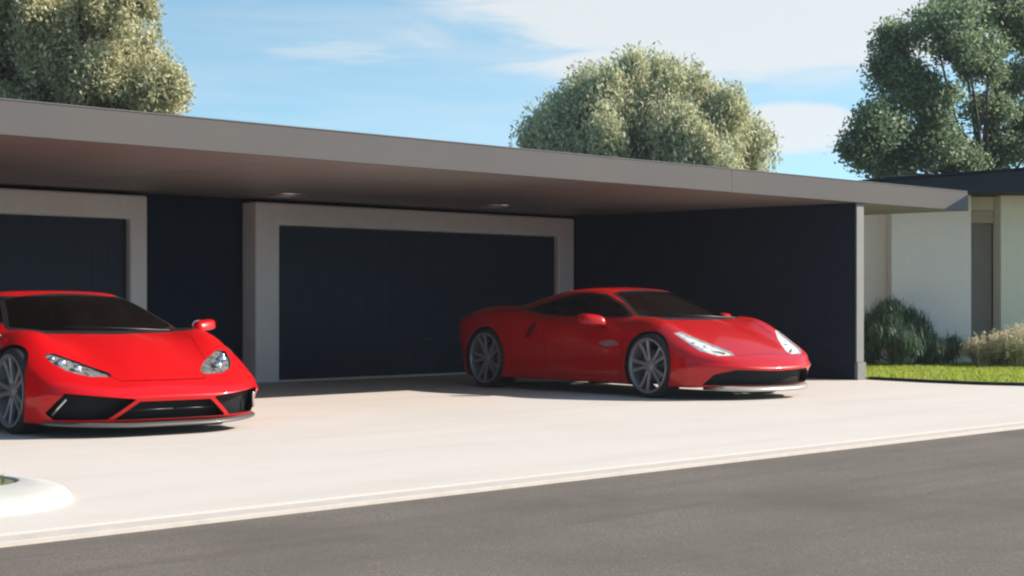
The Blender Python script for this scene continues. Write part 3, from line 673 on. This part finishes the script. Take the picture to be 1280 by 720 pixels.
def build_car(P, name, label, pos, heading):
    """car frame: x forward from the front axle, y to the left, z up"""
    root = tag(empty(name, (pos[0], pos[1], 0.0), heading), label, 'car')
    WB = P['wb']; tb, tcab, wp = pchip(*P['top']), pchip(*P['cab']), pchip(*P['width']); wc = pchip(*P['cabw']); xr = P['rear']
    fb, rb = P['fbulge'], P['rbulge']; ZB = P['zb']; r_f, r_r = P['rf'], P['rr']
    def body(x, y, z):
        y = np.sqrt(y * y + 1e-6)
        yn = y / .95
        top = tb(x + P.get('wrap', .10) * y * y) - P['crown'] * yn ** 4 \
            + fb[0] * gs(x, fb[1], fb[2]) * gs(y, fb[3], fb[4]) + rb[0] * gs(x, -WB + rb[1], rb[2]) * gs(y, rb[3], rb[4]) \
            - P['valley'] * gs(x, .1, .55) * gs(y, .42, .20)
        W = wp(x) - P['tum'] * np.clip(z - .50, 0, 1) ** 2 - .30 * np.clip(.30 - z, 0, 1) ** 1.5 * (1) \
            - P['groove'] * gs(z, P['groovez'], .10) * gs(x, -WB / 2, WB * .30)
        rfr = np.sqrt(x ** 2 + (z - r_f) ** 2); rrr = np.sqrt((x + WB) ** 2 + (z - r_r) ** 2)
        W = W + .018 * gs(rfr, r_f + .04, .07) + .018 * gs(rrr, r_r + .04, .07)
        xf = P['nose'] - P['nround'] * yn ** P['npow'] + P['nshape'](y, z)
        f = smax(z - top, y - W, P['rsh'])
        f = smax(f, (x - xf) * .9, .045)
        f = smax(f, (xr - .22 * 0 + .30 * yn ** 3 - .25 * (z - .5) - x) * .9, .06)
        f = smax(f, ZB + .05 * np.clip(x - .55, 0, 1) - z, .02)
        cb = smax((z - tcab(x + P['cwrap'] * y * y) + .10 * yn ** 2 * 0) * .8, y - (wc(x) - P['ctum'] * np.clip(z - P['belt'], -.03, 1)), P['rcab'])
        cb = smax(cb, P['belt'] - .16 - z, .02)
        f = smin(f, cb, P['blend'])
        return f
    V, T = surface_nets(body, (xr - .12, -.03, ZB - .05), (P['nose'] + .12, 1.08, P['height'] + .05), .0135)
    for _ in range(5):
        f = body(V[:, 0], V[:, 1], V[:, 2]); G = grad(body, V); st = (f / ((G ** 2).sum(1) + 1e-9)); st = np.clip(st, -.01, .01); V = V - G * st[:, None]
    G = grad(body, V); N = G / (np.linalg.norm(G, axis=1)[:, None] + 1e-9)
    # orientation check
    fn = np.cross(V[T[:, 1]] - V[T[:, 0]], V[T[:, 2]] - V[T[:, 0]])
    if (fn * N[T[:, 0]]).sum() < 0: T = T[:, ::-1]
    S = Sheet(V, T, N)
    _, S = S.clip(lambda x, y, z: y)
    m = np.abs(S.V[:, 1]) < 2e-3; S.V[m, 1] = 0; S.N[m, 1] = 0; S.N /= np.linalg.norm(S.N, axis=1)[:, None]
    red = P['paint']
    # wheel arches
    wells = None
    for cx, rr in ((0, r_f), (-WB, r_r)):
        ra = rr + P.get('gap', .026)
        ins, S = S.clip(lambda x, y, z: np.maximum(np.sqrt((x - cx) ** 2 + (z - rr) ** 2) - ra, .60 - y))
        mv = ins.inset(.012); mv.V[:, 1] = np.minimum(mv.V[:, 1], .62) * 1.; mv.V[:, 1] = .60
        well = ins.skirt(mv) + mv
        put('wheel_well', well, M['well'], root); put('wheel_well', well.mirror(), M['well'], root)
    ins, S = S.clip(lambda x, y, z: np.maximum(z - ZB - .012, np.maximum(x - P['nose'] + .3, -(x - xr - .3))))   # floor pan
    put('underbody', ins + ins.mirror(), M['well'], root)
    # windshield, side windows, rear window
    wsp = P['windshield']
    ins, S = S.clip(lambda x, y, z: np.maximum(sd_poly(y, z, wsp, .012), P['wsx'] - x))
    trim, gl = ins.clip(lambda x, y, z: -np.maximum(sd_poly(y, z, wsp, -.014), P['wsx'] + .014 - x))
    put('windshield', gl + gl.mirror(), M[P['gl']], root); put('windshield_trim', trim + trim.mirror(), M['black'], root)
    rwp = P['rearwin']
    ins, S = S.clip(lambda x, y, z: np.maximum(sd_poly(x, y, rwp, .01), .7 - z))
    rw = put('rear_window', ins + ins.mirror(), M[P['gl']], root)
    side = P['sidewin']
    ins, S = S.clip(lambda x, y, z: np.maximum(sd_poly(x, z, side, .012), np.maximum(.35 - y, P['belt'] - .06 - z)))
    trim, gl = ins.clip(lambda x, y, z: -sd_poly(x, z, side, -.006))
    bx = P['bpillar']; pil, gl = gl.clip(lambda x, y, z: np.abs(x - bx + .35 * (z - 1.)) - .022)
    for f in (lambda q: q, lambda q: q.mirror()):
        o = put('side_window', f(gl), M[P['gl']], root)
        put('window_trim', f(trim + pil), M['black'], o)
    # headlights: recessed housing, reflectors and a clear cover
    hl = P['headlight']
    ins, S = S.clip(lambda x, y, z: np.maximum(sd_poly(y, z, hl, .008), .0 - x))
    deep = ins.shifted(P['lampdeep']); sk = ins.skirt(deep)
    for sgn in (1, -1):
        f = (lambda q: q) if sgn > 0 else (lambda q: q.mirror())
        hobj = put('headlight', f(ins.inset(.001)), M['lens'], root)
        put('housing', f(deep + sk), M[P['lampm']], hobj)
        for (lx, ly, lz, lr) in P['lamps']:
            bm = bmesh.new(); superell(bm, (lx, sgn * ly, lz), (lr * .9, lr, lr * .8), 2.2, seg=14, ring=8)
            from_bm('reflector', bm, M['chrome'], hobj, True)
        if P.get('eyeline'):
            bm = bmesh.new(); tube(bm, [(a, sgn * b, c) for a, b, c in P['eyeline']], [.012] * len(P['eyeline']), 6); from_bm('lamp_bezel', bm, M['black'], hobj, True)
        if P.get('strip'):
            bm = bmesh.new(); tube(bm, [(a, sgn * b, c) for a, b, c in P['strip']], [.010] * len(P['strip']), 6); from_bm('daytime_light', bm, M['lampglass'], hobj, True)
    # front openings
    for nm, poly, dep, xm in P['openings']:
        ins, S = S.clip(lambda x, y, z: np.maximum(sd_poly(y, z, poly, .006), xm - x))
        if len(ins.T) == 0: print('no opening', nm); continue
        deep = ins.shifted((-dep, 0, 0)); sk = ins.skirt(deep)
        if nm == 'grille':
            o = put(nm, (deep + sk) + (deep + sk).mirror(), M['mesh'], root)
        else:
            put(nm, deep + sk, M['mesh'], root); put(nm, (deep + sk).mirror(), M['mesh'], root)
    for nm, poly, dep, mk in P['side_openings']:
        ins, S = S.clip(lambda x, y, z: np.maximum(sd_poly(x, z, poly, .008), .5 - y))
        deep = ins.shifted((0, -dep, 0)); sk = ins.skirt(deep)
        put(nm, deep + sk, M[mk], root); put(nm, (deep + sk).mirror(), M[mk], root)
    # shut lines: 5 mm gaps with a dark channel below them
    gaps = None
    def shut(S, gf):
        nonlocal gaps
        ins, S2 = S.clip(gf)                                   # panel incl. gap
        gap, panel = ins.clip(lambda x, y, z: -(gf(x, y, z) + .004))
        gp = gap.inset(.008); gaps = gp if gaps is None else gaps + gp
        return panel, S2
    dp = P['door']
    panel, S = shut(S, lambda x, y, z: np.maximum(sd_poly(x, z, dp, .02), .3 - y))
    d1 = put('door', panel, red, root); d2 = put('door', panel.mirror(), red, root)
    hp = P['hood']
    panel, S = shut(S, lambda x, y, z: np.maximum(sd_poly(x, y, hp, .02), .42 - z))
    put('hood', panel + panel.mirror(), red, root)
    put('shut_lines', gaps + gaps.mirror(), M['black'], root)
    # sill band in dark plastic under the doors
    put('body', S + S.mirror(), red, root)
    for dd, sgn in ((d1, 1), (d2, -1)):
        bm = bmesh.new(); hx_ = P['handle'][0]; hy_ = P['handle'][1]; superell(bm, (hx_, sgn * hy_, P['handle'][2]), (.075, .012, .012), 3., seg=14, ring=6)
        from_bm('handle', bm, red, dd, True)
    # splitter: thin lip following the nose in plan
    bm = bmesh.new(); rows = []
    for k in range(41):
        y = (k / 40 * 2 - 1) * P['splw']; xo = P['nose'] - P['nround'] * (abs(y) / .95) ** P['npow'] + P['splout'] + P['nshape'](np.array(abs(y)), np.array(.15))
        xo = float(xo); z0, z1 = P['splz']
        if 'splrise' in P: dz = P['splrise'] * max(0, abs(y) - .3) ** 1.5
        else: dz = 0
        rows.append([bm.verts.new(v) for v in ((xo, y, z0 + dz), (xo - .004, y, z0 + (z1 - z0) * .6 + dz), (xo - .05, y, z1 + dz), (xo - .28, y, z1 + dz), (xo - .28, y, z0 + dz))])
    for Ra, Rb in zip(rows[:-1], rows[1:]):
        for i in range(5): bm.faces.new((Ra[i], Ra[(i + 1) % 5], Rb[(i + 1) % 5], Rb[i]))
    bm.faces.new(rows[0]); bm.faces.new(rows[-1][::-1])
    from_bm('front_splitter', bm, P['splm'], root, True)
    # bars / blades on the front
    for nm, pts, rad, mm in P.get('blades', []):
        for sgn in (1, -1):
            bm = bmesh.new(); tube(bm, [(a, sgn * b, c) for a, b, c in pts], rad, 6); from_bm(nm, bm, mm, root, True)
    # mirrors
    mx_, my_, mz_ = P['mirror']
    for sgn in (1, -1):
        bm = bmesh.new(); superell(bm, (mx_, sgn * my_, mz_), P['msize'], P['mp'], shear=(-.35, 0))
        for v in bm.verts:
            v.co.x -= .35 * (abs(v.co.y) - my_); v.co.z += .10 * (abs(v.co.y) - my_)
        mo = from_bm('mirror', bm, red, root, True)
        bm = bmesh.new(); tube(bm, [(mx_ + .06, sgn * (my_ - .19), mz_ - .10), (mx_ + .03, sgn * (my_ - .10), mz_ - .055), (mx_ + .01, sgn * (my_ - .03), mz_ - .02)], [.022, .018, .02], 8)
        from_bm('mirror_arm', bm, M['black'], mo, True)
        bm = bmesh.new(); superell(bm, (mx_ - .068 - .0, sgn * (my_ + .005), mz_), (.010, .09, .046), 2.6); from_bm('mirror_glass', bm, M['silver'], mo, True)
    # wipers
    bm = bmesh.new()
    tube(bm, P['wiper'], [.008] * len(P['wiper']), 6); from_bm('wiper', bm, M['black'], root, True)
    # tail lamps
    for sgn in (1, -1):
        bm = bmesh.new(); superell(bm, (xr + P['tailx'], sgn * .62, P['tailz']), (.05, .13, .06), 2.4); from_bm('taillight', bm, M['tail'], root, True)
    # cabin
    bm = bmesh.new(); box_into(bm, -.62 + P['inx'], -.22 + P['inx'], -.66, .66, .35, P['belt'] - .06, .06); from_bm('dashboard', bm, M['seat'], root, True)
    bm = bmesh.new(); box_into(bm, -2.1 + P['inx'], -.3 + P['inx'], -.7, .7, .16, .22, .02); from_bm('cabin_floor', bm, M['well'], root, False)
    for sgn in (1, -1):
        bm = bmesh.new(); box_into(bm, -1.45 + P['inx'], -.92 + P['inx'], sgn * .37 - .23, sgn * .37 + .23, .22, .42, .07); se = from_bm('seat', bm, M['seat'], root, True)
        bm = bmesh.new(); box_into(bm, -.07, .07, -.22, .22, -.3, .3, .06)
        for v in bm.verts:
            v.co.y *= 1 - .25 * max(0, v.co.z / .3); v.co.x -= .35 * v.co.z
        bmesh.ops.translate(bm, verts=bm.verts, vec=(-1.50 + P['inx'], sgn * .37, .66)); from_bm('backrest', bm, M['seat'], se, True)
        bm = bmesh.new(); superell(bm, (-1.62 + P['inx'], sgn * .37, 1.0), (.05, .11, .055), 2.6); from_bm('headrest', bm, M['seat'], se, True)
    bm = bmesh.new(); seg = []
    cx, cy, cz = -.72 + P['inx'], .37, P['belt'] - .02
    for k in range(25):
        a = 2 * math.pi * k / 24; seg.append((cx + .06 * math.sin(a), cy + .17 * math.cos(a), cz + .16 * math.sin(a)))
    tube(bm, seg, [.014] * 25, 6); tube(bm, [(cx + .15, cy, cz - .04), (cx, cy, cz)], [.03, .04], 8); tube(bm, [(cx, cy - .16, cz), (cx, cy + .16, cz)], [.012, .012], 6)
    from_bm('steering_wheel', bm, M['black'], root, True)
    for x, rr, wd, yo in ((0, r_f, .25, P['trackf']), (-WB, r_r, .30, P['trackr'])):
        for sgn in (1, -1): make_wheel(root, x, sgn, yo, rr, wd, P['rim'], P['wstyle'])
    return root

def nshapeA(y, z):
    return -.42 * np.clip(.31 - z, 0, 1) + .028 * gs(z, .325, .03)
carA = dict(gl='glass', wb=2.62, paint=M['redA'], rim=M['rimB'], wstyle='a', rf=.335, rr=.35, trackf=.945, trackr=.965, zb=.095, height=1.15,
    top=((1.02, .9, .75, .5, .25, 0, -.25, -.6, -1.2, -1.9, -2.4, -3.0, -3.5), (.27, .36, .435, .545, .65, .735, .775, .80, .82, .86, .87, .85, .80)),
    cab=((.5, .1, -.15, -.5, -.9, -1.15, -1.4, -1.8, -2.3, -2.8, -3.2), (.50, .66, .77, .925, 1.065, 1.12, 1.13, 1.085, .965, .86, .75)),
    width=((1.1, .8, .4, 0, -.5, -1.1, -1.8, -2.62, -3.1, -3.6), (.90, .95, .968, .968, .935, .915, .935, .975, .95, .90)),
    cabw=((.2, -.3, -.8, -1.3, -1.9, -2.5, -3.2), (.78, .84, .86, .85, .78, .66, .47)), ctum=.70, belt=.80, cwrap=.42, rcab=.10, blend=.035,
    rear=-3.50, nose=.965, nround=.40, npow=3.3, nshape=nshapeA, crown=.045, rsh=.085, fbulge=(.085, -.02, .42, .76, .20), rbulge=(.05, 0, .5, .72, .22), valley=.030,
    tum=.32, groove=.03, groovez=.45,
    windshield=[(-.2, .772), (.52, .782), (.745, .812), (.70, .88), (.575, 1.045), (.50, 1.082), (-.2, 1.10)], wsx=-1.05,
    rearwin=[(-2.05, -.2), (-2.05, .42), (-2.75, .36), (-2.75, -.2)],
    sidewin=[(-.40, .86), (-.70, .975), (-1.05, 1.065), (-1.45, 1.07), (-1.85, .98), (-2.05, .90), (-1.5, .865)], bpillar=-1.55,
    headlight=[(.785, .615), (.72, .625), (.56, .555), (.40, .475), (.41, .460), (.57, .465), (.70, .503), (.77, .56)], lampm='lampbody', lampdeep=(-.016, -.004, -.010),
    lamps=[(.40, .70, .555, .042), (.50, .61, .515, .036), (.33, .745, .585, .026)], strip=None,
    openings=[('side_intake', [(.345, .285), (.82, .335), (.895, .19), (.85, .143), (.525, .143)], .10, .3), ('grille', [(-.1, .265), (.30, .265), (.465, .138), (-.1, .138)], .09, .5)],
    side_openings=[('side_scoop', [(-1.75, .70), (-1.95, .55), (-2.1, .35), (-1.8, .33), (-1.70, .5)], .05, 'mesh')],
    door=[(-.42, .20), (-.36, .55), (-.42, .78), (-.5, .83), (-1.5, .84), (-1.66, .70), (-1.58, .22)],
    hood=[(.80, -.2), (.80, .30), (.45, .52), (.0, .60), (-.10, .55), (-.16, -.2)], handle=(-1.42, .925, .70),
    splw=.90, splout=.035, splz=(.075, .108), splrise=.045, splm=M['grey'], msize=(.065, .115, .047), mp=3.2, mirror=(-.42, 1.0, .825), wiper=[(-.12, .5, .79), (-.22, .1, .81), (-.30, -.35, .82)], tailx=.03, tailz=.72, inx=-.12,
    blades=[('chrome_blade', [(.965 - .40 * (.805 / .95) ** 3.3 - .01, .805, .298), (.965 - .40 * (.865 / .95) ** 3.3 - .055, .865, .175)], [.010, .012], M['silver']), ('grille_vane', [(.895, .01, .205), (.885, .18, .205), (.865, .36, .203)], [.007, .007, .005], M['black'])])
def nshapeB(y, z):
    return -.20 * np.clip(.30 - z, 0, 1) + .035 * gs(z, .345, .032) - .10 * np.clip(.31 - z, 0, 1)
carB = dict(gl='glassb', wb=2.85, paint=M['redB'], rim=M['rim'], wstyle='b', rf=.345, rr=.355, trackf=.955, trackr=.985, zb=.13, height=1.22,
    top=((1.05, .92, .75, .5, .25, 0, -.25, -.6, -1.2, -1.9, -2.5, -3.0, -3.4, -3.7), (.30, .41, .50, .61, .705, .78, .825, .84, .85, .90, .95, .95, .90, .83)),
    cab=((.5, .1, -.15, -.5, -.9, -1.2, -1.5, -1.9, -2.3, -2.8, -3.2, -3.6), (.52, .69, .81, .97, 1.12, 1.185, 1.20, 1.175, 1.10, .99, .90, .75)),
    width=((1.1, .8, .4, 0, -.5, -1.1, -1.8, -2.85, -3.3, -3.8), (.88, .93, .965, .975, .94, .92, .945, .99, .965, .89)),
    cabw=((.2, -.3, -.8, -1.3, -1.9, -2.5, -3.2), (.68, .76, .79, .785, .75, .66, .48)), ctum=.62, belt=.84, cwrap=.38, rcab=.11, blend=.06,
    rear=-3.72, nose=1.0, nround=.46, npow=2.4, nshape=nshapeB, crown=.055, rsh=.11, fbulge=(.09, -.02, .42, .75, .21), rbulge=(.06, 0, .55, .74, .22), valley=.02,
    tum=.28, groove=.035, groovez=.42,
    windshield=[(-.2, .835), (.50, .845), (.66, .87), (.60, .95), (.48, 1.12), (.42, 1.15), (-.2, 1.165)], wsx=-1.10,
    rearwin=[(-2.1, -.2), (-2.1, .44), (-2.95, .36), (-2.95, -.2)],
    sidewin=[(-.52, .868), (-.80, 1.0), (-1.14, 1.105), (-1.55, 1.12), (-1.95, 1.06), (-2.42, .955), (-1.95, .885), (-1.2, .86)], bpillar=-1.72,
    headlight=[(.80, .69), (.72, .70), (.58, .605), (.42, .495), (.44, .472), (.64, .472), (.76, .52)], lampm='whitelamp', lampdeep=(-.018, -.004, -.012),
    lamps=[(.42, .70, .57, .040), (.52, .62, .54, .034), (.30, .76, .62, .034)], strip=None,
    openings=[('grille', [(-.1, .29), (.54, .312), (.71, .265), (.78, .165), (-.1, .160)], .10, .4)],
    side_openings=[('fender_vent', [(-.58, .60), (-.50, .565), (-.70, .545), (-.84, .57), (-.72, .60)], .006, 'ventm'), ('side_scoop', [(-1.99, .80), (-2.07, .72), (-2.11, .62), (-2.05, .62), (-1.97, .72)], .02, 'scoop')],
    door=[(-.48, .22), (-.42, .55), (-.48, .80), (-.56, .87), (-1.66, .88), (-1.80, .70), (-1.72, .24)],
    hood=[(.78, -.2), (.78, .36), (.45, .56), (.0, .62), (-.10, .57), (-.16, -.2)], handle=(-1.55, .925, .74), eyeline=[(.34, .80, .600), (.46, .72, .545), (.60, .62, .505), (.70, .50, .485)],
    splw=.66, splout=.055, splz=(.088, .140), splrise=.07, splm=M['pale'], msize=(.09, .13, .068), mp=3.2, mirror=(-.84, 1.02, .825), wiper=[(-.14, .5, .85), (-.24, .1, .87), (-.32, -.35, .885)], tailx=.03, tailz=.76, inx=-.12)
def heading(ex, ey): return math.atan2(ey, ex)
if True:
    build_car(carA, 'sports_car', 'bright red wedge shaped sports car at the left edge facing the camera', (-3.18, 13.66), math.radians(-90 + 39.5))
    build_car(carB, 'sports_car', 'deep red sports car under the carport roof, seen from its side and front', (2.2, 18.5), heading(.614, -.79))
